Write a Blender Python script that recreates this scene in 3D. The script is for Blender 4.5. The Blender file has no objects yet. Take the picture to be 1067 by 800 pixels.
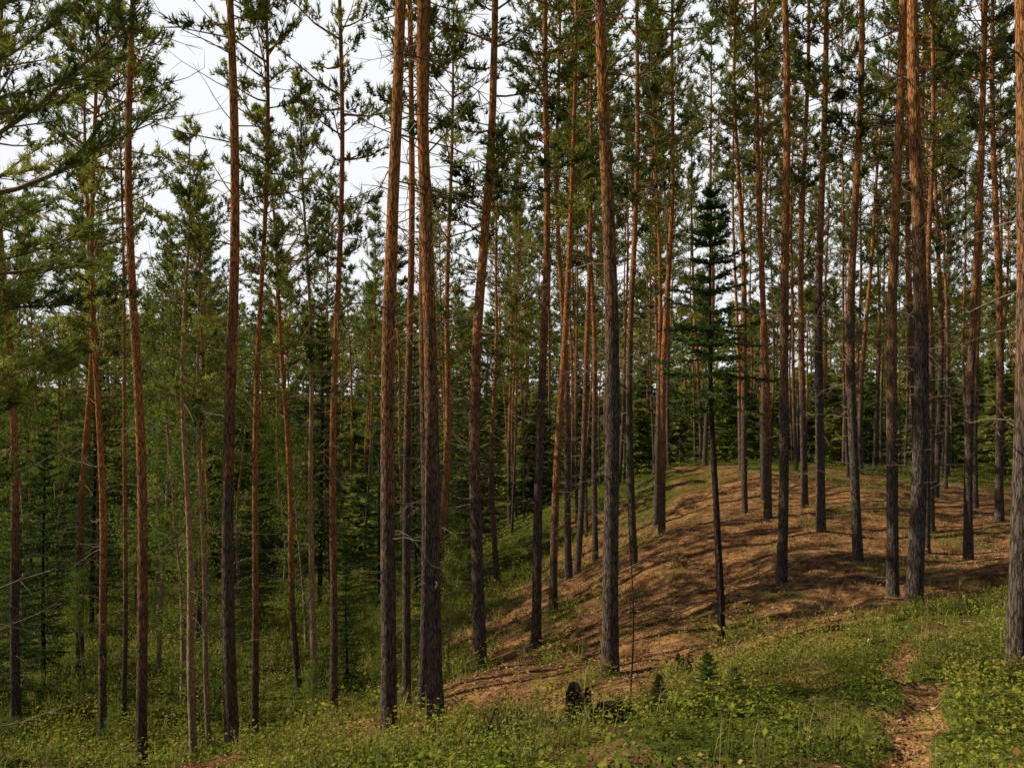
import bpy, math, numpy as np, bmesh
from mathutils import Vector, Matrix
rng = np.random.default_rng(7)
scene = bpy.context.scene
scene.view_settings.view_transform = 'Standard'
scene.view_settings.look = 'None'
scene.view_settings.exposure = 0

# ---------------------------------------------------------------- noise
PERM = np.random.default_rng(3).random((256, 256))
def vnoise(x, y, s=1.0, o=0):
    x = np.asarray(x, float) / s + 37.3 * o + 500; y = np.asarray(y, float) / s + 91.7 * o + 500
    xi = np.floor(x).astype(int); yi = np.floor(y).astype(int)
    fx = x - xi; fy = y - yi
    fx = fx * fx * (3 - 2 * fx); fy = fy * fy * (3 - 2 * fy)
    g = lambda a, b: PERM[a % 256, b % 256]
    return (g(xi, yi) * (1 - fx) + g(xi + 1, yi) * fx) * (1 - fy) + (g(xi, yi + 1) * (1 - fx) + g(xi + 1, yi + 1) * fx) * fy
def fbm(x, y, s, o=0, n=3):
    r = 0; a = 1; t = 0
    for i in range(n):
        r = r + a * vnoise(x, y, s / 2 ** i, o + i * 3); t += a; a *= 0.5
    return r / t
def sstep(a, b, x):
    t = np.clip((x - a) / (b - a), 0, 1); return t * t * (3 - 2 * t)

# ---------------------------------------------------------------- terrain
CP = np.array([
 (0,0,0),(0,2,-.08),(2,1.5,-.02),(0,5,-.40),(1.84,4.5,-.2),(2.67,4.5,-.2),(-1.81,7,-1.23),(-6.74,14,-4.1),(-7.7,13,-3.8),
 (-4.88,15,-4.4),(-5.06,17,-5.0),(-4.14,18,-5.1),(-3.41,16.5,-4.3),(-1.64,11.5,-2.54),(-1.0,11.5,-2.5),
 (-1.49,13,-2.83),(1.44,12.5,-2.1),(3.1,13,-1.79),(6.41,14,-1.43),(5.29,17,-1.6),(-.55,16,-3.15),(.54,18,-3.2),
 (4.19,24,-1.8),(7.4,21,-1.38),(8.8,17,-1.37),(10.7,36,-.63),(6.7,36,-.95),(15.8,34,-1.0),(17.8,30,-1.35),
 (1.94,26,-3.26),(.96,32,-4.0),(-1.53,26,-4.4),(-3.5,24,-5),(-7.5,24,-5.55),(-11,35,-6.3),(-18.3,38,-6.4),
 (-11.5,24,-5.6),(-22,38,-6.4),(-15.5,60,-6.6),(-59,100,-2),(.63,8.5,-1.33),(2.82,8,-.75),(4.75,8,-.57),
 (5.45,10.5,-.92),(1.77,8.5,-1.09),(-4,4,-1.2),(-4,8,-2.4),(12,50,-1.6),(6,50,-2.5),(20,48,-1.6),(0,50,-4.6),
 (40,40,-2),(30,20,-1.8),(0,100,-2),(60,100,0),(0,180,5),(-100,180,7),(100,180,7),(-25,10,-5.2),(-20,-15,-4),
 (0,-20,.2),(20,-10,-.3),(15,5,-.6),(0,-60,0),(-80,0,-6),(80,0,-4),(-40,50,-6.6)], float)
def U(r2): return 0.5 * r2 * np.log(r2 + 1e-9)
n = len(CP)
D2 = ((CP[:, None, :2] - CP[None, :, :2]) ** 2).sum(-1)
K = U(D2) + np.eye(n) * 0.15
P = np.c_[np.ones(n), CP[:, :2]]
A = np.block([[K, P], [P.T, np.zeros((3, 3))]])
W = np.linalg.solve(A, np.r_[CP[:, 2], 0, 0, 0])
def path_x(Y): return 2.05 + (Y - 4.5) * 0.46 + 0.13 * np.sin(Y * 1.3)
def path_mask(X, Y):
    d = np.abs(X - path_x(Y)) + 0.35 * (fbm(X, Y, .4, 9) - .5)
    return (1 - sstep(.08, .26, d)) * (1 - sstep(9.0, 10.5, Y)) * sstep(-3, 0, Y)
def H(X, Y):
    X = np.asarray(X, float); Y = np.asarray(Y, float); sh = X.shape
    x = np.clip(X.ravel(), -110, 110); y = np.clip(Y.ravel(), -60, 180)
    out = np.empty_like(x)
    for i in range(0, len(x), 40000):
        a = x[i:i+40000]; b = y[i:i+40000]
        r2 = (a[:, None] - CP[None, :, 0]) ** 2 + (b[:, None] - CP[None, :, 1]) ** 2
        out[i:i+40000] = U(r2) @ W[:n] + W[n] + W[n+1] * a + W[n+2] * b
    out = out.reshape(sh)
    out = out + 0.5 * (fbm(X, Y, 2.6, 1) - .5) * sstep(3, 9, np.hypot(X, Y)) + 0.16 * (fbm(X, Y, .6, 2) - .5)
    return out - 0.06 * path_mask(X, Y)
def moss_mask(X, Y, z=None):
    nz = fbm(X, Y, 1.6, 5) - .5
    yb = 8.5 + .6 * np.maximum(0, X - .6) + 5.0 * nz
    fore = 1 - sstep(yb - .9, yb + .9, Y)
    fore = fore * (.55 + .45 * sstep(.36, .52, fbm(X, Y, .8, 61)))
    if z is None: z = H(X, Y)
    val = 1 - sstep(-4.7, -3.7, z + 1.8 * nz)
    far = sstep(28, 40, Y + 14 * nz) * .85
    patch = sstep(.54, .68, fbm(X, Y, 1.3, 44)) * .5
    return np.clip(np.maximum.reduce([fore, val, far, patch]) * (1 - path_mask(X, Y)), 0, 1)

# ---------------------------------------------------------------- mesh builder
class MB:
    def __init__(s): s.V = []; s.T = []; s.M = []; s.A = []; s.S = []; s.n = 0
    def add(s, V, T, mat, var=0.5, smooth=False):
        V = np.asarray(V, float).reshape(-1, 3); T = np.asarray(T, int).reshape(-1, 3)
        s.V.append(V); s.T.append(T + s.n); s.M.append(np.full(len(T), mat) if np.isscalar(mat) else mat); s.S.append(np.full(len(T), smooth))
        s.A.append(np.broadcast_to(np.asarray(var, float), (len(V),)).copy()); s.n += len(V)
    def arrays(s): return np.concatenate(s.V), np.concatenate(s.T), np.concatenate(s.M), np.concatenate(s.A)
    def build(s, name, mats):
        V = np.concatenate(s.V); T = np.concatenate(s.T); M = np.concatenate(s.M); S = np.concatenate(s.S); Aa = np.concatenate(s.A)
        me = bpy.data.meshes.new(name)
        me.vertices.add(len(V)); me.vertices.foreach_set('co', V.astype(np.float32).ravel())
        me.loops.add(len(T) * 3); me.loops.foreach_set('vertex_index', T.astype(np.int32).ravel())
        me.polygons.add(len(T)); me.polygons.foreach_set('loop_start', (np.arange(len(T)) * 3).astype(np.int32))
        me.polygons.foreach_set('material_index', M.astype(np.int32))
        me.polygons.foreach_set('use_smooth', S.astype(bool))
        for m in mats: me.materials.append(m)
        at = me.attributes.new('var', 'FLOAT', 'POINT'); at.data.foreach_set('value', Aa.astype(np.float32))
        me.update(calc_edges=True)
        print(name, len(T))
        return me
def nrm(v): return v / (np.linalg.norm(v, axis=-1, keepdims=True) + 1e-9)
def randu(k, r=None): return nrm((r or rng).normal(size=(k, 3)))
def segs(mb, P0, P1, R0, R1, mat, sides=3, var=.5):
    P0 = np.asarray(P0, float).reshape(-1, 3); P1 = np.asarray(P1, float).reshape(-1, 3); k = len(P0)
    if k == 0: return
    d = nrm(P1 - P0); ref = np.where(np.abs(d[:, 2:3]) > .8, [[1., 0, 0]], [[0, 0, 1.]])
    u = nrm(np.cross(d, ref)); v = np.cross(d, u)
    a = np.arange(sides) * 2 * np.pi / sides
    ring = u[:, None] * np.cos(a)[None, :, None] + v[:, None] * np.sin(a)[None, :, None]
    R0 = np.broadcast_to(R0, (k,)); R1 = np.broadcast_to(R1, (k,))
    V = np.concatenate([P0[:, None] + ring * R0[:, None, None], P1[:, None] + ring * R1[:, None, None]], 1)
    i = np.arange(sides); j = (i + 1) % sides
    t = np.concatenate([np.c_[i, j, j + sides], np.c_[i, j + sides, i + sides]])
    T = t[None] + (np.arange(k) * 2 * sides)[:, None, None]
    mb.add(V, T, mat, var if np.isscalar(var) else np.repeat(var, 2 * sides), True)
def tube(mb, P, R, sides, mat, wob=0., var=.5, cap=False):
    P = np.asarray(P, float); m = len(P); tg = nrm(np.gradient(P, axis=0))
    ref = np.array([1., 0, 0]) if abs(tg[0, 0]) < .8 else np.array([0, 0, 1.])
    u = nrm(np.cross(tg, ref)); v = np.cross(tg, u)
    a = np.arange(sides) * 2 * np.pi / sides
    rr = np.asarray(R)[:, None] * (1 + wob * rng.normal(size=(m, sides)))
    V = P[:, None] + (u[:, None] * np.cos(a)[None, :, None] + v[:, None] * np.sin(a)[None, :, None]) * rr[..., None]
    i = np.arange(sides); j = (i + 1) % sides
    t = np.concatenate([np.c_[i, j, j + sides], np.c_[i, j + sides, i + sides]])
    T = (t[None] + (np.arange(m - 1) * sides)[:, None, None]).reshape(-1, 3)
    V = V.reshape(-1, 3)
    if cap:
        V = np.r_[V, P[-1:]]; b = (m - 1) * sides
        T = np.r_[T, np.c_[i + b, j + b, np.full(sides, m * sides)]]
    mb.add(V, T, mat, var, True)
def needles(mb, Pn, Dn, k, L, w, spread, mat, var):
    N = len(Pn)
    if N == 0: return
    P_ = np.repeat(Pn, k, 0); D_ = np.repeat(Dn, k, 0)
    dr = nrm(D_ + spread * randu(N * k))
    root = P_ - D_ * rng.uniform(0, L * .9, (N * k, 1))
    ln = L * rng.uniform(.7, 1.2, (N * k, 1))
    s = nrm(np.cross(dr, randu(N * k))) * w * .5
    V = np.stack([root - s, root + s, root + dr * ln], 1)
    mb.add(V, np.arange(N * k * 3), mat, np.repeat(np.repeat(var, k) + rng.normal(0, .06, N * k), 3))
def leaves(mb, C, size, mat, var, flat=.5):
    k = len(C); a = randu(k); a[:, 2] *= flat; a = nrm(a)
    s = nrm(np.cross(a, randu(k) * .6 + np.array([0, 0, 1.])))
    sz = size * rng.uniform(.6, 1.3, (k, 1))
    V = np.stack([C, C + a * sz * .5 + s * sz * .32, C + a * sz, C + a * sz * .5 - s * sz * .32], 1)
    b = (np.arange(k) * 4)[:, None]
    T = np.concatenate([b + [0, 1, 2], b + [0, 2, 3]], 1)
    mb.add(V, T, mat, np.repeat(var, 4))

# ---------------------------------------------------------------- materials
def newmat(name):
    m = bpy.data.materials.new(name); m.use_nodes = True; nt = m.node_tree; nt.nodes.clear()
    return m, nt, nt.nodes, nt.links
def ramp(nd, stops):
    r = nd.new('ShaderNodeValToRGB'); cr = r.color_ramp
    while len(cr.elements) > 1: cr.elements.remove(cr.elements[0])
    cr.elements[0].position = stops[0][0]; cr.elements[0].color = (*stops[0][1], 1)
    for p, c in stops[1:]:
        e = cr.elements.new(p); e.color = (*c, 1)
    return r
def math_(nd, lk, op, a, b=None, clamp=False):
    m = nd.new('ShaderNodeMath'); m.operation = op; m.use_clamp = clamp
    for i, x in enumerate((a, b)):
        if x is None: continue
        if hasattr(x, 'links'): lk.new(x, m.inputs[i])
        else: m.inputs[i].default_value = x
    return m.outputs[0]
def foliage_mat(name, stops, trans=.35, objvar=.25):
    m, nt, nd, lk = newmat(name)
    at = nd.new('ShaderNodeAttribute'); at.attribute_name = 'var'
    oi = nd.new('ShaderNodeObjectInfo')
    o = math_(nd, lk, 'MULTIPLY', math_(nd, lk, 'SUBTRACT', oi.outputs['Random'], .5), objvar)
    f = math_(nd, lk, 'ADD', at.outputs['Fac'], o, True)
    r = ramp(nd, stops); lk.new(f, r.inputs[0])
    df = nd.new('ShaderNodeBsdfDiffuse'); lk.new(r.outputs[0], df.inputs[0])
    out = nd.new('ShaderNodeOutputMaterial')
    if trans > 0:
        tr = nd.new('ShaderNodeBsdfTranslucent'); lk.new(r.outputs[0], tr.inputs[0])
        mx = nd.new('ShaderNodeMixShader'); mx.inputs[0].default_value = trans; lk.new(df.outputs[0], mx.inputs[1]); lk.new(tr.outputs[0], mx.inputs[2])
        lk.new(mx.outputs[0], out.inputs[0])
    else: lk.new(df.outputs[0], out.inputs[0])
    return m
def bark_mat(name, lo, hi, crack, z0=2.4, z1=7.0, sc=30):
    m, nt, nd, lk = newmat(name)
    tc = nd.new('ShaderNodeTexCoord'); sp = nd.new('ShaderNodeSeparateXYZ'); lk.new(tc.outputs['Object'], sp.inputs[0])
    oi = nd.new('ShaderNodeObjectInfo')
    off = nd.new('ShaderNodeVectorMath'); off.operation = 'ADD'; lk.new(tc.outputs['Object'], off.inputs[0])
    cb = nd.new('ShaderNodeCombineXYZ'); lk.new(math_(nd, lk, 'MULTIPLY', oi.outputs['Random'], 60.), cb.inputs[2]); lk.new(cb.outputs[0], off.inputs[1])
    mp = nd.new('ShaderNodeMapping'); mp.inputs['Scale'].default_value = (1, 1, .2); lk.new(off.outputs[0], mp.inputs[0])
    n1 = nd.new('ShaderNodeTexNoise'); n1.inputs['Scale'].default_value = 40; n1.inputs['Detail'].default_value = 3; n1.inputs['Roughness'].default_value = .65; lk.new(mp.outputs[0], n1.inputs[0])
    mxv = nd.new('ShaderNodeMixRGB'); mxv.blend_type = 'ADD'; mxv.inputs[0].default_value = .04; lk.new(mp.outputs[0], mxv.inputs[1]); lk.new(n1.outputs['Color'], mxv.inputs[2])
    vo = nd.new('ShaderNodeTexVoronoi'); vo.feature = 'DISTANCE_TO_EDGE'; vo.inputs['Scale'].default_value = sc; lk.new(mxv.outputs[0], vo.inputs[0])
    n2 = nd.new('ShaderNodeTexNoise'); n2.inputs['Scale'].default_value = 2.2; n2.inputs['Detail'].default_value = 3; lk.new(off.outputs[0], n2.inputs[0])
    hz = math_(nd, lk, 'ADD', sp.outputs[2], math_(nd, lk, 'MULTIPLY', math_(nd, lk, 'SUBTRACT', n2.outputs['Fac'], .5), 6.))
    hz = math_(nd, lk, 'ADD', hz, math_(nd, lk, 'MULTIPLY', math_(nd, lk, 'SUBTRACT', oi.outputs['Random'], .5), 4.))
    mr = nd.new('ShaderNodeMapRange'); mr.inputs[1].default_value = z0; mr.inputs[2].default_value = z1; lk.new(hz, mr.inputs[0])
    mc = nd.new('ShaderNodeMixRGB'); lk.new(mr.outputs[0], mc.inputs[0]); mc.inputs[1].default_value = (*lo, 1); mc.inputs[2].default_value = (*hi, 1)
    r1 = ramp(nd, [(.3, (.45, .45, .45)), (.7, (1.6, 1.55, 1.5))]); lk.new(n1.outputs['Fac'], r1.inputs[0])
    mm = nd.new('ShaderNodeMixRGB'); mm.blend_type = 'MULTIPLY'; mm.inputs[0].default_value = 1; lk.new(mc.outputs[0], mm.inputs[1]); lk.new(r1.outputs[0], mm.inputs[2])
    r2 = ramp(nd, [(0, (.1, .1, .1)), (.13, (1, 1, 1))]); lk.new(vo.outputs[0], r2.inputs[0])
    mk = nd.new('ShaderNodeMixRGB'); mk.inputs[1].default_value = (*crack, 1); lk.new(mm.outputs[0], mk.inputs[2]); lk.new(r2.outputs[0], mk.inputs[0])
    bs = nd.new('ShaderNodeBsdfDiffuse'); bs.inputs['Roughness'].default_value = .6
    lk.new(mk.outputs[0], bs.inputs['Color'])
    bp = nd.new('ShaderNodeBump'); bp.inputs['Strength'].default_value = .9; bp.inputs['Distance'].default_value = .015
    lk.new(math_(nd, lk, 'ADD', r2.outputs[0], n1.outputs['Fac']), bp.inputs['Height']); lk.new(bp.outputs[0], bs.inputs['Normal'])
    out = nd.new('ShaderNodeOutputMaterial'); lk.new(bs.outputs[0], out.inputs[0])
    return m
def plain_mat(name, c0, c1, scale=12):
    m, nt, nd, lk = newmat(name)
    tc = nd.new('ShaderNodeTexCoord'); nz = nd.new('ShaderNodeTexNoise'); nz.inputs['Scale'].default_value = scale; nz.inputs['Detail'].default_value = 3; lk.new(tc.outputs['Object'], nz.inputs[0])
    r = ramp(nd, [(.3, c0), (.7, c1)]); lk.new(nz.outputs['Fac'], r.inputs[0])
    bs = nd.new('ShaderNodeBsdfDiffuse'); lk.new(r.outputs[0], bs.inputs['Color'])
    bp = nd.new('ShaderNodeBump'); bp.inputs['Strength'].default_value = .7; bp.inputs['Distance'].default_value = .02; lk.new(nz.outputs['Fac'], bp.inputs['Height']); lk.new(bp.outputs[0], bs.inputs['Normal'])
    out = nd.new('ShaderNodeOutputMaterial'); lk.new(bs.outputs[0], out.inputs[0])
    return m
PINE_BARK = bark_mat('pine_bark', (.16, .125, .10), (.66, .29, .11), (.03, .02, .015))
PALE_BARK = bark_mat('pale_bark', (.50, .36, .24), (.65, .43, .24), (.15, .1, .06))
DARK_BARK = bark_mat('dark_bark', (.075, .055, .045), (.11, .07, .05), (.02, .015, .012))
DEAD = plain_mat('dead_wood', (.10, .075, .055), (.30, .22, .16), 20)
NEEDLE = foliage_mat('pine_needles', [(0, (.03, .055, .015)), (.4, (.09, .14, .028)), (.7, (.23, .27, .05)), (1, (.42, .41, .09))], .45)
SPRUCE = foliage_mat('spruce_needles', [(0, (.02, .045, .015)), (.5, (.055, .11, .025)), (1, (.15, .21, .045))], .25)
BROAD = foliage_mat('broad_leaves', [(0, (.07, .12, .018)), (.5, (.15, .22, .03)), (1, (.34, .38, .06))], .45)
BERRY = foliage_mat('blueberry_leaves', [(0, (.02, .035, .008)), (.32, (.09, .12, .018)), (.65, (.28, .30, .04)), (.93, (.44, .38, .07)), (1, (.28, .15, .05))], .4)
GRASSM = foliage_mat('grass_blades', [(0, (.08, .11, .02)), (.5, (.25, .26, .05)), (1, (.48, .38, .16))], .4)
LITTER = foliage_mat('dry_litter', [(0, (.05, .03, .018)), (.5, (.30, .165, .08)), (1, (.64, .40, .21))], 0)

# ---------------------------------------------------------------- trees
def pine_mesh(name, Ht=20., r0=.12, cb=.5, Lmax=2.0, dens=1., ndead=34, bark=None, needle_n=9, nl=.15, nw=.032, dead_from=1.2, sides=12, lod=1., ret=False):
    mb = MB(); bark = bark or PINE_BARK
    m = 34 if lod > .4 else 10
    z = np.linspace(-.4, Ht, m); t = np.clip(z / Ht, 0, 1)
    ph = rng.uniform(0, 6.28, 4); amp = .14 * Ht / 20
    cx = amp * (np.sin(t * 5 + ph[0]) - np.sin(ph[0])) + amp * .4 * (np.sin(t * 13 + ph[1]) - np.sin(ph[1]))
    cy = amp * (np.sin(t * 4 + ph[2]) - np.sin(ph[2])) + amp * .4 * (np.sin(t * 11 + ph[3]) - np.sin(ph[3]))
    R = r0 * (.96 * (1 - t) ** .75 + .04) ; R = R * (1 + .4 * np.exp(-np.maximum(z, 0) / .2))
    C = np.c_[cx, cy, z]
    tube(mb, C, R, sides, 0, wob=.03)
    at = lambda zz: np.array([np.interp(zz, z, cx), np.interp(zz, z, cy), zz])
    S0 = []; S1 = []; RA = []; RB = []
    for i in range(ndead):
        zz = dead_from + (Ht * (cb + .08) - dead_from) * rng.random() ** .9
        az = rng.uniform(0, 6.28); Lb = rng.uniform(.15, 1.2) * (0.55 + 1.4 * (zz / (Ht * cb)) )
        Lb = min(Lb, 2.1) * min(1, Ht / 14)
        el = rng.uniform(-.25, .45); p = at(zz); r = rng.uniform(.008, .014) * (.6 + .4 * Lb)
        d = np.array([math.cos(az) * math.cos(el), math.sin(az) * math.cos(el), math.sin(el)])
        k = 4; droop = rng.uniform(-.14, .08)
        for s in range(k):
            q = p + d * Lb / k; S0.append(p); S1.append(q); RA.append(r * (1 - s / k * .7)); RB.append(r * (1 - (s + 1) / k * .7))
            if s > 0 and Lb > .5:
                for _ in range(rng.integers(0, 4)):
                    dd = nrm(d + .9 * randu(1)[0]); l2 = rng.uniform(.12, .5) * Lb * .6
                    S0.append(q); S1.append(q + dd * l2); RA.append(r * .45); RB.append(r * .15)
            p = q; d = nrm(d + np.array([0, 0, droop]) + .2 * randu(1)[0])
    segs(mb, S0, S1, RA, RB, 1, 3)
    S0 = []; S1 = []; RA = []; RB = []; TP = []; TD = []; TV = []
    zz = Ht * cb
    while zz < Ht - .15:
        f = (zz - Ht * cb) / (Ht * (1 - cb))
        L = Lmax * (.5 + 1.0 * f if f < .35 else .85 * (1 - ((f - .35) / .65) ** 1.6) + .12)
        nb = rng.integers(3, 6)
        a0 = rng.uniform(0, 6.28)
        for b in range(nb):
            if rng.random() > .40 + .3 * dens + .2 * f: continue
            az = a0 + b * 6.28 / nb + rng.normal(0, .3); el = rng.normal(.12, .2) + .55 * f
            Lb = L * rng.uniform(.45, 1.3)
            p = at(min(Ht, zz + rng.uniform(-.15, .15))); r = .008 + .011 * Lb
            d = np.array([math.cos(az) * math.cos(el), math.sin(az) * math.cos(el), math.sin(el)])
            k = 5; bv = np.clip(rng.normal(.5, .2), 0, 1)
            for s in range(k):
                q = p + d * Lb / k
                if lod > .4 or s % 2 == 0:
                    S0.append(p); S1.append(q); RA.append(r * (1 - s / k * .85)); RB.append(r * (1 - (s + 1) / k * .85))
                if s >= 1 or f > .7:
                    for _ in range(max(1, int(round(rng.integers(2, 4) * lod)))):
                        st = p + (q - p) * rng.random()
                        side = nrm(np.cross(d, [0, 0, 1.])) * rng.choice([-1, 1])
                        dd = nrm(d * .7 + side * rng.uniform(.4, 1) + np.array([0, 0, rng.uniform(-.1, .55)]) + .2 * randu(1)[0])
                        l2 = rng.uniform(.25, .6) * (.35 + .35 * Lb) * (1.15 - s / k * .5)
                        e = st + dd * l2
                        if lod > .4: S0.append(st); S1.append(e); RA.append(r * .35); RB.append(r * .12)
                        nt_ = max(2, int(l2 / .13 * (.5 + .5 * lod)))
                        for tt in range(nt_):
                            ff = 1 - tt / nt_ * .75
                            TP.append(st + (e - st) * ff + .05 * randu(1)[0]); TD.append(nrm(dd + .5 * randu(1)[0] + np.array([0, 0, .35])))
                            TV.append(bv + .12 * (ff - .5) + rng.normal(0, .07))
                p = q; d = nrm(d + np.array([0, 0, .09]) + .13 * randu(1)[0])
            TP.append(p); TD.append(d); TV.append(bv + .15)
        zz += rng.uniform(.3, .6) * (1.0 if lod > .6 else 1.25)
    for _ in range(5): TP.append(at(Ht)); TD.append(nrm(np.array([0, 0, 1.]) + .5 * randu(1)[0])); TV.append(.6)
    segs(mb, S0, S1, RA, RB, 1 if lod > 1.5 else 0, 3)
    needles(mb, np.array(TP), np.array(TD), needle_n, nl, nw, .95, 2, np.array(TV))
    if ret: return mb.arrays()
    return mb.build(name, [bark, DEAD, NEEDLE])
def spruce_mesh(name, Ht=10., r0=.08, start=.12, Lmax=1.5, nl=.05, lod=1., bark=None, k_needle=5, droop=-.04, nw=.026, ret=False, mat=None):
    mb = MB(); z = np.linspace(-.3, Ht, 16 if lod > .4 else 6); t = np.clip(z / Ht, 0, 1)
    cx = .04 * np.sin(t * 6 + rng.uniform(0, 6)); cy = .04 * np.sin(t * 5 + rng.uniform(0, 6))
    tube(mb, np.c_[cx, cy, z], r0 * (1 - t) ** .9 + .006, 10 if lod > .4 else 5, 0, .03)
    S0 = []; S1 = []; RA = []; RB = []; TP = []; TD = []; TV = []
    zz = Ht * start
    while zz < Ht - .08:
        f = (zz - Ht * start) / (Ht * (1 - start)); L = Lmax * ((1 - f) ** .85) * min(1, .6 + f * 3) + .08
        nb = rng.integers(4, 7); a0 = rng.uniform(0, 6.28)
        for b in range(nb):
            az = a0 + b * 6.28 / nb + rng.normal(0, .25); el = rng.normal(-.1, .12) + .6 * f
            Lb = L * rng.uniform(.6, 1.15); p = np.array([np.interp(zz, z, cx), np.interp(zz, z, cy), zz])
            d = np.array([math.cos(az) * math.cos(el), math.sin(az) * math.cos(el), math.sin(el)])
            k = 4 if lod > .4 else 3; r = .004 + .007 * Lb; bv = rng.normal(.45, .15)
            for s in range(k):
                q = p + d * Lb / k
                if lod > .4: S0.append(p); S1.append(q); RA.append(r * (1 - s / k * .8)); RB.append(r * (1 - (s + 1) / k * .8))
                for sg in (-1, 1):
                    for _ in range(2 if lod > .4 else 1):
                        st = p + (q - p) * rng.random(); side = nrm(np.cross(d, [0, 0, 1.])) * sg
                        dd = nrm(d * .8 + side * .9 + np.array([0, 0, rng.uniform(-.35, .1)]))
                        l2 = .38 * Lb * (1.1 - s / k * .7) * rng.uniform(.6, 1.1); e = st + dd * l2
                        if lod > .4: S0.append(st); S1.append(e); RA.append(r * .35); RB.append(r * .15)
                        nt_ = max(2, int(l2 / .07)) if lod > .4 else 1
                        for tt in range(nt_ + 1):
                            TP.append(st + (e - st) * tt / nt_); TD.append(dd); TV.append(bv + .2 * tt / nt_)
                TP.append(q); TD.append(d); TV.append(bv)
                p = q; d = nrm(d + np.array([0, 0, droop if s < 2 else .1]) + .06 * randu(1)[0])
        zz += rng.uniform(.16, .3) * (1 if lod > .4 else 2.0)
    segs(mb, S0, S1, RA, RB, 1, 3)
    needles(mb, np.array(TP), np.array(TD), k_needle, nl, nw, .9, 2, np.array(TV))
    if ret: return mb.arrays()
    return mb.build(name, [bark or DARK_BARK, DEAD, mat or SPRUCE])
def broad_mesh(name, Ht=9., r0=.05, start=.25, Lmax=1.6, leaf=.06, nper=12, ret=False):
    mb = MB(); z = np.linspace(-.3, Ht, 18); t = np.clip(z / Ht, 0, 1)
    cx = .2 * (np.sin(t * 4 + 1) - .84); cy = .15 * np.sin(t * 5)
    tube(mb, np.c_[cx, cy, z], r0 * (1 - t) ** .8 + .004, 9, 0, .04)
    S0 = []; S1 = []; RA = []; RB = []; LC = []; LV = []
    for i in range(int(Ht * 10)):
        f = rng.random() ** .8; zz = Ht * (start + (1 - start) * f); az = rng.uniform(0, 6.28); el = rng.uniform(.2, .9)
        Lb = Lmax * (1 - f * .7) * rng.uniform(.4, 1.1) * min(1, .5 + 2 * f)
        p = np.array([np.interp(zz, z, cx), np.interp(zz, z, cy), zz]); d = np.array([math.cos(az) * math.cos(el), math.sin(az) * math.cos(el), math.sin(el)])
        bv = rng.normal(.5, .2)
        for s in range(4):
            q = p + d * Lb / 4; S0.append(p); S1.append(q); RA.append(.009 * (1 - s / 5)); RB.append(.009 * (1 - (s + 1) / 5))
            if s > 0:
                for _ in range(3):
                    dd = nrm(d + .9 * randu(1)[0]); l2 = rng.uniform(.15, .45); e = q + dd * l2
                    S0.append(q); S1.append(e); RA.append(.003); RB.append(.001)
                    c = q + (e - q) * rng.random((nper, 1)) + rng.normal(0, .06, (nper, 3)); LC.append(c); LV.append(bv + rng.normal(0, .12, nper))
            p = q; d = nrm(d + .2 * randu(1)[0] - np.array([0, 0, .08]))
    segs(mb, S0, S1, RA, RB, 1, 3)
    leaves(mb, np.concatenate(LC), leaf, 2, np.concatenate(LV), .8)
    return mb.build(name, [PALE_BARK, DEAD, BROAD])

PINES = [pine_mesh('pine_a', 20, .12, .49, 2.2, .95, 54), pine_mesh('pine_b', 20, .12, .55, 1.9, .85, 64),
         pine_mesh('pine_c', 20, .12, .44, 2.3, .75, 70), pine_mesh('pine_d', 20, .12, .59, 1.8, .95, 64),
         pine_mesh('pine_e', 20, .12, .51, 2.1, .95, 66), pine_mesh('pine_f', 20, .12, .41, 2.1, .55, 74)]
PALES = [pine_mesh('pine_pale', 17, .12, .55, 1.7, .8, 44, bark=PALE_BARK)]
MID = [pine_mesh('pine_mid_%d' % i, 20, .12, c, 2.3, .9, 24, needle_n=6, nl=.26, nw=.05, sides=7, lod=.55) for i, c in enumerate((.42, .5, .36))]
YOUNG = pine_mesh('pine_young', 9, .07, .36, 1.7, 1.2, 14, nl=.085, nw=.009, needle_n=24, dead_from=.8, lod=2.)
SPR = [spruce_mesh('spruce_a', 10), spruce_mesh('spruce_b', 7, .06, .08, 1.3)]
SHADESPR = spruce_mesh('spruce_shade', 6.9, .055, .52, 1.0, nl=.05)
BRO = [broad_mesh('broadleaf_a', 9), broad_mesh('broadleaf_b', 6, .035, .15, 1.3)]

col = scene.collection
placed = []
def put(me, name, X, Y, sxy=1., sz=1., lean=(0, 0), parent=None, rot=None, sink=0.):
    o = bpy.data.objects.new(name, me); col.objects.link(o)
    z = float(H(np.array([X]), np.array([Y]))[0])
    o.location = (X, Y, z - sink)
    spin = Matrix.Rotation(rng.uniform(0, 6.28) if rot is None else rot, 4, 'Z')
    up = Vector((lean[0], lean[1], 1)).normalized()
    q = Vector((0, 0, 1)).rotation_difference(up).to_matrix().to_4x4()
    o.rotation_euler = (q @ spin).to_euler('XYZ')
    o.scale = (sxy, sxy, sz)
    placed.append((X, Y)); return o

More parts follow.
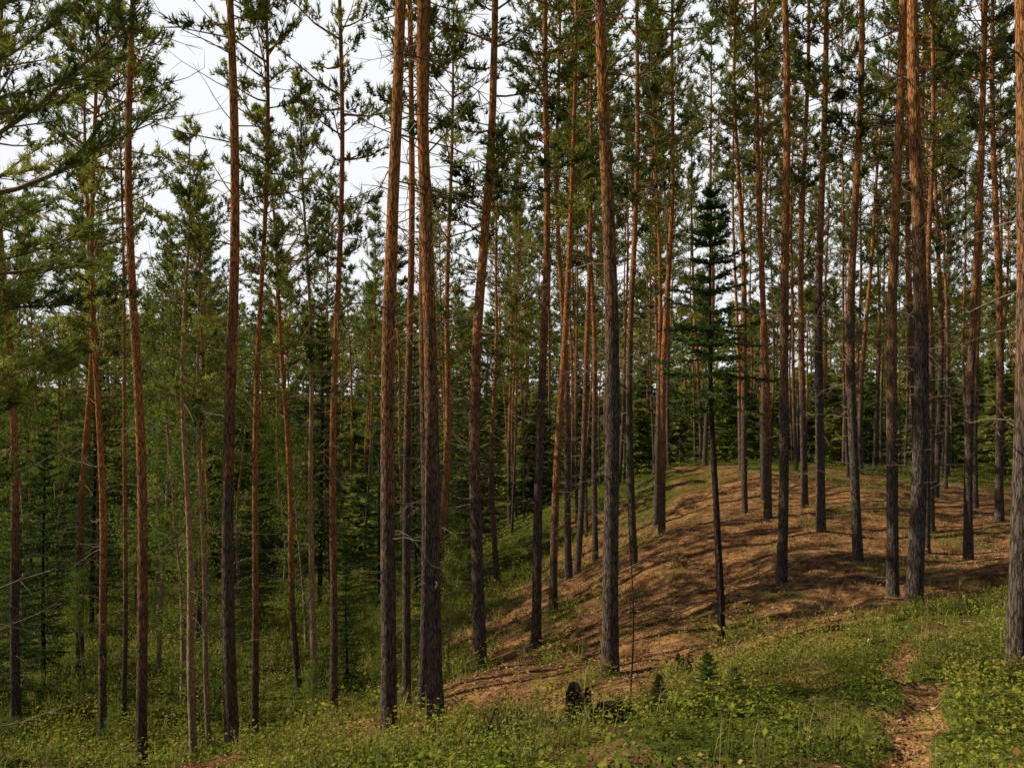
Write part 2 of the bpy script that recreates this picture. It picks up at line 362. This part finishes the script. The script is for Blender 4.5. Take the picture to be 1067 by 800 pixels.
MAIN = [(-10.9,19,.21,19,.0,0),(-12.0,24,.22,19,.01,1),(-8.03,17,.16,18,-.003,2),(-9.0,20,.12,17,.0,3),(-6.42,15,.19,21,.0,1),
 (-5.87,16,.15,12,-.012,'p'),(-6.3,18,.12,12,-.03,'p'),(-4.84,15,.23,22,-.004,3),(-5.06,17,.15,19,.003,0),(-5.4,22,.18,15,-.075,4),
 (-4.14,18,.14,14,-.01,'p'),(-3.41,16.5,.15,20,.0,2),(-1.64,11.5,.21,20,.0,1),(-1.66,13.6,.14,18,.01,0),(-1.36,13.1,.15,19,.004,4),
 (-1.0,11.5,.22,20,-.008,3),(-.59,16,.24,20,.017,5),(.5,18,.21,20,.028,0),(1.0,21,.2,19,.02,4),(1.6,24.3,.2,20,-.01,2),
 (1.42,12.5,.24,21,.006,1),(1.94,26,.2,20,.035,3),(2.7,28,.2,19,0,0),(3.1,22,.19,21,-.005,5),(4.5,26,.22,20,.01,1),(5.0,30,.2,18,.0,2),
 (7.26,27,.2,21,0,0),(7.1,24,.2,21,-.004,4),(5.29,17,.2,21,0,3),(8.8,26,.21,22,0,2),(7.5,21,.22,21,-.004,0),(7.2,18,.2,20,-.002,5),
 (6.6,15,.2,20,.003,1),(6.46,13.9,.25,22,.0,3),(9.1,19,.15,19,0,2),(9.5,18,.18,20,.004,4),(12.4,22,.2,20,.0,0),
 (11.2,24,.18,19,0,5),(10.4,21.5,.2,20,0,1)]
for X, Y, dia, ht, ln, kd in MAIN:
    if kd == 'p': put(PALES[0], 'pine_tree', X, Y, dia / .24, ht / 17, (ln, 0))
    else: put(PINES[kd], 'pine_tree', X, Y, dia / .24, ht / 20, (ln, rng.normal(0, .006)))
put(PINES[3], 'pine_tree', 4.66, 8, .17 / .24, 1.15, (0, 0), rot=1.0)
put(SHADESPR, 'young_spruce_tree', 3.1, 13, 1, 1, (-.018, 0))
put(YOUNG, 'young_pine_tree', -4.55, 7.2, 1.0, 1.0, (0.0, 0))
for X, Y, b, s in ((-8.2, 21.5, 0, 1.15), (-9.8, 24, 0, 1.1), (-7.2, 19.5, 1, 1), (-12.5, 30, 0, 1.1), (-6.2, 26, 1, 1.1), (-10.6, 34, 0, 1.2), (-16, 28, 0, 1.1)):
    put(BRO[b], 'broadleaf_tree', X, Y, s * 1.15, s)
for X, Y, b, s in ((-11.8, 20.5, 1, .7), (-3.5, 31, 0, 1), (-15, 31, 0, 1.1), (-7.5, 34, 0, 1.2), (-1.6, 34, 0, .9), (-13.8, 22, 1, .8), (-19, 30, 0, 1), (-13, 24, 1, 1.), (-4.6, 30, 1, 1)):
    put(SPR[b], 'spruce_tree', X, Y, s, s)

def far_enough(X, Y, dmin):
    a = np.array(placed); return ((a[:, 0] - X) ** 2 + (a[:, 1] - Y) ** 2).min() > dmin * dmin
def scatter(cnt, xr, yr, dmin, cond, fn):
    k = 0
    for _ in range(cnt * 14):
        X = rng.uniform(*xr); Y = rng.uniform(*yr)
        if not cond(X, Y) or not far_enough(X, Y, dmin): continue
        fn(X, Y); k += 1
        if k >= cnt: break
    return k
def fill(X, Y):
    me = PINES[rng.integers(6)] if Y < 32 else MID[rng.integers(3)]
    put(me, 'pine_tree', X, Y, rng.uniform(.5, .95), rng.uniform(.85, 1.08), (rng.normal(0, .018), rng.normal(0, .018)))
nA = scatter(84, (-1, 40), (20, 60), 2.1, lambda X, Y: X > -1 + (Y - 20) * .02 and X < .64 * Y, fill)
def fillv(X, Y):
    r = rng.random()
    if r < .70: put(PINES[rng.integers(6)] if Y < 32 else MID[rng.integers(3)], 'pine_tree', X, Y, rng.uniform(.5, .95), rng.uniform(.68, .96), (rng.normal(0, .022), rng.normal(0, .018)))
    elif r < .86: put(SPR[rng.integers(2)], 'spruce_tree', X, Y, rng.uniform(.8, 1.2), rng.uniform(.8, 1.3))
    else: put(BRO[rng.integers(2)], 'broadleaf_tree', X, Y, 1.1, rng.uniform(.8, 1.1))
nB = scatter(76, (-40, 0), (23, 60), 2.7, lambda X, Y: X > -.68 * Y and X < 0, fillv)
def fillc(X, Y): put(MID[rng.integers(3)], 'pine_tree', X, Y, rng.uniform(.6, .85), rng.uniform(.8, 1.0))
for X, Y in ((-17, 3), (-24, 12), (-11, -5), (-19, 18.5)): fillc(X, Y)
nC = scatter(18, (3, 30), (-20, 20), 4.5, lambda X, Y: (Y < 0 or abs(X) > .68 * Y + 1.2) and math.hypot(X, Y) > 4.5, fillc)
def sap(X, Y):
    r = rng.random(); s = rng.uniform(.2, .55)
    if r < .5: put(BRO[1], 'broadleaf_sapling', X, Y, s * 1.3, s)
    else: put(SPR[1], 'young_spruce_tree', X, Y, s, s)
nS = scatter(46, (-26, 0), (18, 42), 1.2, lambda X, Y: -.68 * Y < X < -1, sap)
nS += scatter(8, (-13, -2.5), (13, 22), 1.2, lambda X, Y: -.62 * Y < X < -.13 * Y, lambda X, Y: put(BRO[1], 'broadleaf_sapling', X, Y, rng.uniform(.2, .35), rng.uniform(.12, .22)))

# distant forest: one mesh
LOWP = [pine_mesh('', 20, .14, c, 2.6, 1., 0, needle_n=4, nl=.45, nw=.12, sides=5, lod=.35, ret=True) for c in (.35, .42, .25, .3)]
LOWS = [spruce_mesh('', 10, .1, .03, 2.0, lod=.3, nl=.4, nw=.15, k_needle=3, ret=True) for _ in range(3)]
mbf = MB()
def addlow(tpl, X, Y, sxy, sz):
    V, T, M, Aa = tpl; a = rng.uniform(0, 6.28); c, s = math.cos(a) * sxy, math.sin(a) * sxy
    z = float(H(np.array([X]), np.array([Y]))[0])
    V2 = np.c_[V[:, 0] * c - V[:, 1] * s + X, V[:, 0] * s + V[:, 1] * c + Y, V[:, 2] * sz + z]
    mbf.add(V2, T, M, Aa + rng.normal(-.05, .13)); placed.append((X, Y))
nD = scatter(200, (-110, 110), (56, 145), 4.0, lambda X, Y: abs(X) < .72 * Y, lambda X, Y: addlow(LOWP[rng.integers(4)], X, Y, rng.uniform(.9, 1.3), rng.uniform(.6, .9)))
nE = scatter(430, (-80, 80), (38, 110), 1.9, lambda X, Y: abs(X) < .72 * Y and (Y > 44 or X < -2), lambda X, Y: addlow(LOWS[rng.integers(3)], X, Y, rng.uniform(.8, 1.3), rng.uniform(.35, .85)))
print('trees', nA, nB, nC, nS, nD, nE)
o = bpy.data.objects.new('distant_forest', mbf.build('distant_forest', [PINE_BARK, DEAD, NEEDLE])); col.objects.link(o)

# ---------------------------------------------------------------- ground
def axis(lo, hi, c, cnt):
    u = np.linspace(-1, 1, cnt); a = 6.2; s = np.sinh(a * u) / np.sinh(a)
    return c + np.where(s < 0, -s * (lo - c), s * (hi - c))
gx = axis(-450, 450, 1.5, 430); gy = axis(-350, 550, 8, 430)
GX, GY = np.meshgrid(gx, gy); GZ = H(GX, GY)
MS = moss_mask(GX, GY, GZ)
mb = MB(); ny, nx = GX.shape
i = (np.arange(ny - 1)[:, None] * nx + np.arange(nx - 1)[None]).ravel()
T = np.concatenate([np.c_[i, i + 1, i + nx + 1], np.c_[i, i + nx + 1, i + nx]])
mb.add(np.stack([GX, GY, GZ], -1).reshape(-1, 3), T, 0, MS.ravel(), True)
m, nt, nd, lk = newmat('forest_floor')
tc = nd.new('ShaderNodeTexCoord'); at = nd.new('ShaderNodeAttribute'); at.attribute_name = 'var'
def N(scale, det=6, rough=.6):
    q = nd.new('ShaderNodeTexNoise'); q.inputs['Scale'].default_value = scale; q.inputs['Detail'].default_value = det; q.inputs['Roughness'].default_value = rough
    lk.new(tc.outputs['Object'], q.inputs[0]); return q.outputs['Fac']
a1 = N(1.6, 4, .7); a2 = N(7, 5, .75); a3 = N(55, 2, .7)
litr = ramp(nd, [(.32, (.045, .025, .015)), (.44, (.21, .105, .05)), (.54, (.44, .235, .105)), (.68, (.66, .41, .2))]); lk.new(math_(nd, lk, 'ADD', math_(nd, lk, 'MULTIPLY', a2, .6), math_(nd, lk, 'MULTIPLY', a3, .4)), litr.inputs[0])
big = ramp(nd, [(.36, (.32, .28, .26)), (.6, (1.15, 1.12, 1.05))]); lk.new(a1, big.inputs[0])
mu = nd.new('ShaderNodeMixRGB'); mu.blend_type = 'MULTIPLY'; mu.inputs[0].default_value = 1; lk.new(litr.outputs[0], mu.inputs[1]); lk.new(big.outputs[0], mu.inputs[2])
mos = ramp(nd, [(.3, (.02, .025, .01)), (.5, (.09, .105, .02)), (.7, (.25, .24, .05))]); lk.new(a2, mos.inputs[0])
mf = math_(nd, lk, 'ADD', at.outputs['Fac'], math_(nd, lk, 'MULTIPLY', math_(nd, lk, 'SUBTRACT', a2, .5), 1.6))
mr = ramp(nd, [(.42, (0, 0, 0)), (.6, (1, 1, 1))]); lk.new(mf, mr.inputs[0])
mx = nd.new('ShaderNodeMixRGB'); lk.new(mr.outputs[0], mx.inputs[0]); lk.new(mu.outputs[0], mx.inputs[1]); lk.new(mos.outputs[0], mx.inputs[2])
bs = nd.new('ShaderNodeBsdfDiffuse'); bs.inputs['Roughness'].default_value = .5; lk.new(mx.outputs[0], bs.inputs['Color'])
bp = nd.new('ShaderNodeBump'); bp.inputs['Strength'].default_value = 1; bp.inputs['Distance'].default_value = .07
lk.new(math_(nd, lk, 'ADD', a2, math_(nd, lk, 'MULTIPLY', a3, .35)), bp.inputs['Height']); lk.new(bp.outputs[0], bs.inputs['Normal'])
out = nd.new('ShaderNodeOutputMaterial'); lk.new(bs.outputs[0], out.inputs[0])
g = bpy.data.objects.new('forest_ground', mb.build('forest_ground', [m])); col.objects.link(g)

# ---------------------------------------------------------------- undergrowth
def sample(cnt, xr, yr, inv=False, cond=None):
    X = rng.uniform(*xr, cnt); Y = rng.uniform(*yr, cnt)
    if cond is not None: k = cond(X, Y); X = X[k]; Y = Y[k]
    Z = H(X, Y); mk = moss_mask(X, Y, Z)
    if inv: mk = 1 - mk
    keep = rng.random(len(X)) < mk
    keep &= (np.hypot(X - .65, Y - 7.3) > .42) & ~((np.abs(X - .5) < .5) & (Y > 6.2) & (Y < 7.3) & (rng.random(len(X)) < .6))
    return X[keep], Y[keep], Z[keep]
def clumps(mb, X, Y, Z, k, rad, ht, leaf, mat=0):
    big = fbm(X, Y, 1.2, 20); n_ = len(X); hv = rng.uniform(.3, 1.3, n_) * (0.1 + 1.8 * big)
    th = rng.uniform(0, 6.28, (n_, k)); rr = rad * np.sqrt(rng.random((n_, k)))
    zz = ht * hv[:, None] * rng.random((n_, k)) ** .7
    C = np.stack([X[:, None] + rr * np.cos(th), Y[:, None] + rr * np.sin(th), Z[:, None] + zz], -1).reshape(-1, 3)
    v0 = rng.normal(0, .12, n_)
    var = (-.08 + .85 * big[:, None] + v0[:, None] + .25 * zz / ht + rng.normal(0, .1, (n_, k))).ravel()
    leaves(mb, C, leaf, mat, var, .6)
mb = MB()
inview = lambda X, Y: np.abs(X) < .66 * Y + .8
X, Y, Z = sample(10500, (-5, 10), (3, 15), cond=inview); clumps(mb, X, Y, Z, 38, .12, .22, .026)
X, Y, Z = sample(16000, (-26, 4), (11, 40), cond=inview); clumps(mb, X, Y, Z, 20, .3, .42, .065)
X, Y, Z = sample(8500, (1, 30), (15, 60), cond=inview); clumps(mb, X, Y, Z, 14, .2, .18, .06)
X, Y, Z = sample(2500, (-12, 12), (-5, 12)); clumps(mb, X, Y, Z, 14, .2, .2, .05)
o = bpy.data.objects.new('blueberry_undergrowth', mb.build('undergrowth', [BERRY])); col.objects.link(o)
mb = MB()
def grass(X, Y, Z, k, hh, w):
    n_ = len(X); X = np.repeat(X, k) + rng.normal(0, .04, n_ * k); Y = np.repeat(Y, k) + rng.normal(0, .04, n_ * k); Z = np.repeat(Z, k)
    P0 = np.c_[X, Y, Z]; az = rng.uniform(0, 6.28, n_ * k); b = rng.uniform(.1, .7, n_ * k); h = hh * rng.uniform(.5, 1.2, n_ * k)
    dx = np.c_[np.cos(az), np.sin(az), np.zeros(n_ * k)]; s = np.c_[-np.sin(az), np.cos(az), np.zeros(n_ * k)] * w / 2
    Mi = P0 + dx * (h * b * .3)[:, None] + np.c_[0 * h, 0 * h, h * .6]; Tp = P0 + dx * (h * b)[:, None] + np.c_[0 * h, 0 * h, h * (1 - b * .3)]
    V = np.stack([P0 - s, P0 + s, Mi - s * .8, Mi + s * .8, Tp], 1); bb = (np.arange(n_ * k) * 5)[:, None]
    mb.add(V, np.concatenate([bb + [0, 1, 3], bb + [0, 3, 2], bb + [2, 3, 4]], 1), 0, np.repeat(rng.random(n_ * k), 5))
X, Y, Z = sample(2600, (-4, 9), (3, 13), cond=lambda X, Y: inview(X, Y) & (fbm(X, Y, 1.1, 31) > .52)); grass(X, Y, Z, 12, .26, .005)
X, Y, Z = sample(2500, (-20, 2), (11, 32), cond=inview); grass(X, Y, Z, 7, .45, .014)
X, Y, Z = sample(2600, (-3, 16), (9, 26), cond=inview); grass(X, Y, Z, 9, .22, .009)
o = bpy.data.objects.new('forest_grass', mb.build('forest_grass', [GRASSM])); col.objects.link(o)
mb = MB()
X, Y, Z = sample(70000, (-5, 16), (4, 24), inv=True, cond=inview)
C = np.c_[X, Y, Z + .004 + .03 * rng.random(len(X))]; leaves(mb, C, .045, 0, rng.random(len(C)) * .9, .3)
X, Y, Z = sample(20000, (-5, 24), (5, 36), inv=True, cond=inview)
az = rng.uniform(0, 6.28, len(X)); l = rng.uniform(.05, .4, len(X)) * (rng.random(len(X)) ** .5)
P0 = np.c_[X, Y, Z + .015]; X1 = X + np.cos(az) * l; Y1 = Y + np.sin(az) * l
segs(mb, P0, np.c_[X1, Y1, H(X1, Y1) + rng.uniform(.01, .08, len(X))], .006, .003, 0, 3, var=rng.random(len(X)) * .9)
o = bpy.data.objects.new('needle_litter', mb.build('needle_litter', [LITTER])); col.objects.link(o)

# ---------------------------------------------------------------- stumps, logs, saplings
WOOD = plain_mat('rotten_wood', (.02, .014, .01), (.08, .05, .03), 14)
def stump(X, Y, r, h, roots=6):
    mb = MB(); z = np.linspace(-.15, h, 9); R = r * (1 + .7 * np.exp(-np.maximum(z, 0) / .07))
    sd = 18; a = np.arange(sd) * 2 * np.pi / sd; V = []
    jag = 1 + .5 * rng.random(sd)
    for k, zz in enumerate(z):
        q = R[k] * (1 + .12 * np.sin(3 * a + 1) + .05 * rng.normal(size=sd)); V.append(np.c_[q * np.cos(a), q * np.sin(a), np.where(zz > 0, zz * jag, zz)])
    V.append(np.c_[.6 * R[-1] * np.cos(a), .6 * R[-1] * np.sin(a), np.full(sd, h * .65)]); V = np.concatenate(V); V = np.r_[V, [[0, 0, h * .55]]]
    i = np.arange(sd); j = (i + 1) % sd; T = []
    for k in range(len(z)): T.append(np.c_[i + k * sd, j + k * sd, j + (k + 1) * sd]); T.append(np.c_[i + k * sd, j + (k + 1) * sd, i + (k + 1) * sd])
    T.append(np.c_[i + len(z) * sd, j + len(z) * sd, np.full(sd, (len(z) + 1) * sd)]); mb.add(V, np.concatenate(T), 0)
    for k in range(roots):
        a_ = k * 6.28 / roots + rng.normal(0, .3); L = rng.uniform(1.2, 2.4) * r; s = np.linspace(0, 1, 5)
        tube(mb, np.c_[(r * .7 + L * s) * math.cos(a_), (r * .7 + L * s) * math.sin(a_), .1 * (1 - s) ** 2 - .05 * s + rng.normal(0, .01, 5)], r * .3 * (1 - s * .7), 7, 0, .08)
    o = bpy.data.objects.new('tree_stump', mb.build('tree_stump', [WOOD])); col.objects.link(o); o.location = (X, Y, float(H(np.array([X]), np.array([Y]))[0]))
stump(.55, 7.3, .10, .24); stump(2.3, 11.6, .1, .14); stump(.85, 7.25, .12, .11)
def log(X, Y, az, L, r, name):
    mb = MB(); s = np.linspace(-.5, .5, 12) * L; xs = X + s * math.cos(az); ys = Y + s * math.sin(az); z = H(xs, ys)
    z = np.polyval(np.polyfit(s, z, 1), s) + r * .8 + rng.normal(0, .006, 12)
    P_ = np.c_[xs, ys, z]; tube(mb, P_, r * np.linspace(1, .5, 12), 9, 0, .08, cap=True)
    for k in range(5):
        q = P_[rng.integers(2, 11)]; d = nrm(randu(1)[0] + [0, 0, .8]); segs(mb, [q], [q + d * rng.uniform(.15, .5)], r * .3, r * .1, 0, 4)
    o = bpy.data.objects.new(name, mb.build(name, [DEAD if r < .04 else WOOD])); col.objects.link(o)
log(.05, 7.2, .5, .9, .045, 'fallen_log'); log(-.1, 9.6, 2.2, 1.1, .02, 'fallen_branch'); log(4.2, 12.3, .2, 1.6, .02, 'fallen_branch'); log(1.2, 14.5, 1.2, 2.0, .025, 'fallen_branch'); log(-3.2, 13.5, .1, 2.4, .05, 'fallen_log'); log(7.5, 16.5, 2.6, 2.0, .025, 'fallen_branch')
mb = MB(); zz = np.linspace(-.1, 2.1, 10); tube(mb, np.c_[.03 * np.sin(zz * 2), .02 * np.cos(zz * 3), zz], np.linspace(.012, .004, 10), 6, 0)
q0 = np.c_[np.zeros(22), np.zeros(22), rng.uniform(.5, 2.05, 22)]; segs(mb, q0, q0 + randu(22) * rng.uniform(.1, .3, (22, 1)), .003, .001, 0, 3)
o = bpy.data.objects.new('dry_sapling', mb.build('dry_sapling', [WOOD])); col.objects.link(o); o.location = (1.26, 9.2, float(H(np.array([1.26]), np.array([9.2]))[0]))
SEED = spruce_mesh('seedling', 3.0, .03, .04, 1.25, nl=.09, k_needle=7, nw=.02, mat=NEEDLE)
for X, Y, s in ((1.35, 6.0, .15), (1.65, 6.4, .11), (1.05, 6.2, .1), (-.6, 7.2, .12)):
    put(SEED, 'spruce_seedling', X, Y, s, s)

# ---------------------------------------------------------------- light
EL = math.radians(38); AZ = math.radians(-88)   # azimuth clockwise from +Y
sd = Vector((math.sin(AZ) * math.cos(EL), math.cos(AZ) * math.cos(EL), math.sin(EL)))
L = bpy.data.lights.new('sun', 'SUN'); L.energy = 5; L.angle = math.radians(.5); L.color = (1, .91, .72)
lo = bpy.data.objects.new('sun', L); col.objects.link(lo); lo.rotation_euler = sd.to_track_quat('Z', 'Y').to_euler()
w = bpy.data.worlds.new('World'); scene.world = w; w.use_nodes = True; nt = w.node_tree; nd = nt.nodes; lk = nt.links; nd.clear()
sky = nd.new('ShaderNodeTexSky'); sky.sky_type = 'NISHITA'; sky.sun_disc = False; sky.sun_elevation = EL; sky.sun_rotation = AZ
b1 = nd.new('ShaderNodeBackground'); b1.inputs[1].default_value = .07; lk.new(sky.outputs[0], b1.inputs[0])
b2 = nd.new('ShaderNodeBackground'); b2.inputs[0].default_value = (.95, .97, 1, 1); b2.inputs[1].default_value = 1.0
tc = nd.new('ShaderNodeTexCoord'); mp = nd.new('ShaderNodeMapping'); mp.inputs['Scale'].default_value = (1, 1, 1.8); lk.new(tc.outputs['Generated'], mp.inputs[0])
nz = nd.new('ShaderNodeTexNoise'); nz.inputs['Scale'].default_value = 4.0; nz.inputs['Detail'].default_value = 6; nz.inputs['Roughness'].default_value = .5; lk.new(mp.outputs[0], nz.inputs[0])
sp = nd.new('ShaderNodeSeparateXYZ'); lk.new(tc.outputs['Generated'], sp.inputs[0])
f = math_(nd, lk, 'ADD', math_(nd, lk, 'MULTIPLY', nz.outputs['Fac'], 1.2), math_(nd, lk, 'MULTIPLY', sp.outputs[1], 1.0))
f = math_(nd, lk, 'SUBTRACT', f, math_(nd, lk, 'MULTIPLY', sp.outputs[2], .5))
r = ramp(nd, [(.84, (0, 0, 0)), (1.0, (1, 1, 1))]); lk.new(f, r.inputs[0])
ms = nd.new('ShaderNodeMixShader'); lk.new(r.outputs[0], ms.inputs[0]); lk.new(b1.outputs[0], ms.inputs[1]); lk.new(b2.outputs[0], ms.inputs[2])
ow = nd.new('ShaderNodeOutputWorld'); lk.new(ms.outputs[0], ow.inputs[0])

# ---------------------------------------------------------------- camera
cd = bpy.data.cameras.new('camera'); cam = bpy.data.objects.new('camera', cd); col.objects.link(cam)
cam.location = (0, 0, 1.65); cam.rotation_euler = (math.radians(90), 0, 0); cd.sensor_width = 36; cd.lens = 30.4; cd.shift_y = .028
cd.clip_start = .1; cd.clip_end = 2000; scene.camera = cam
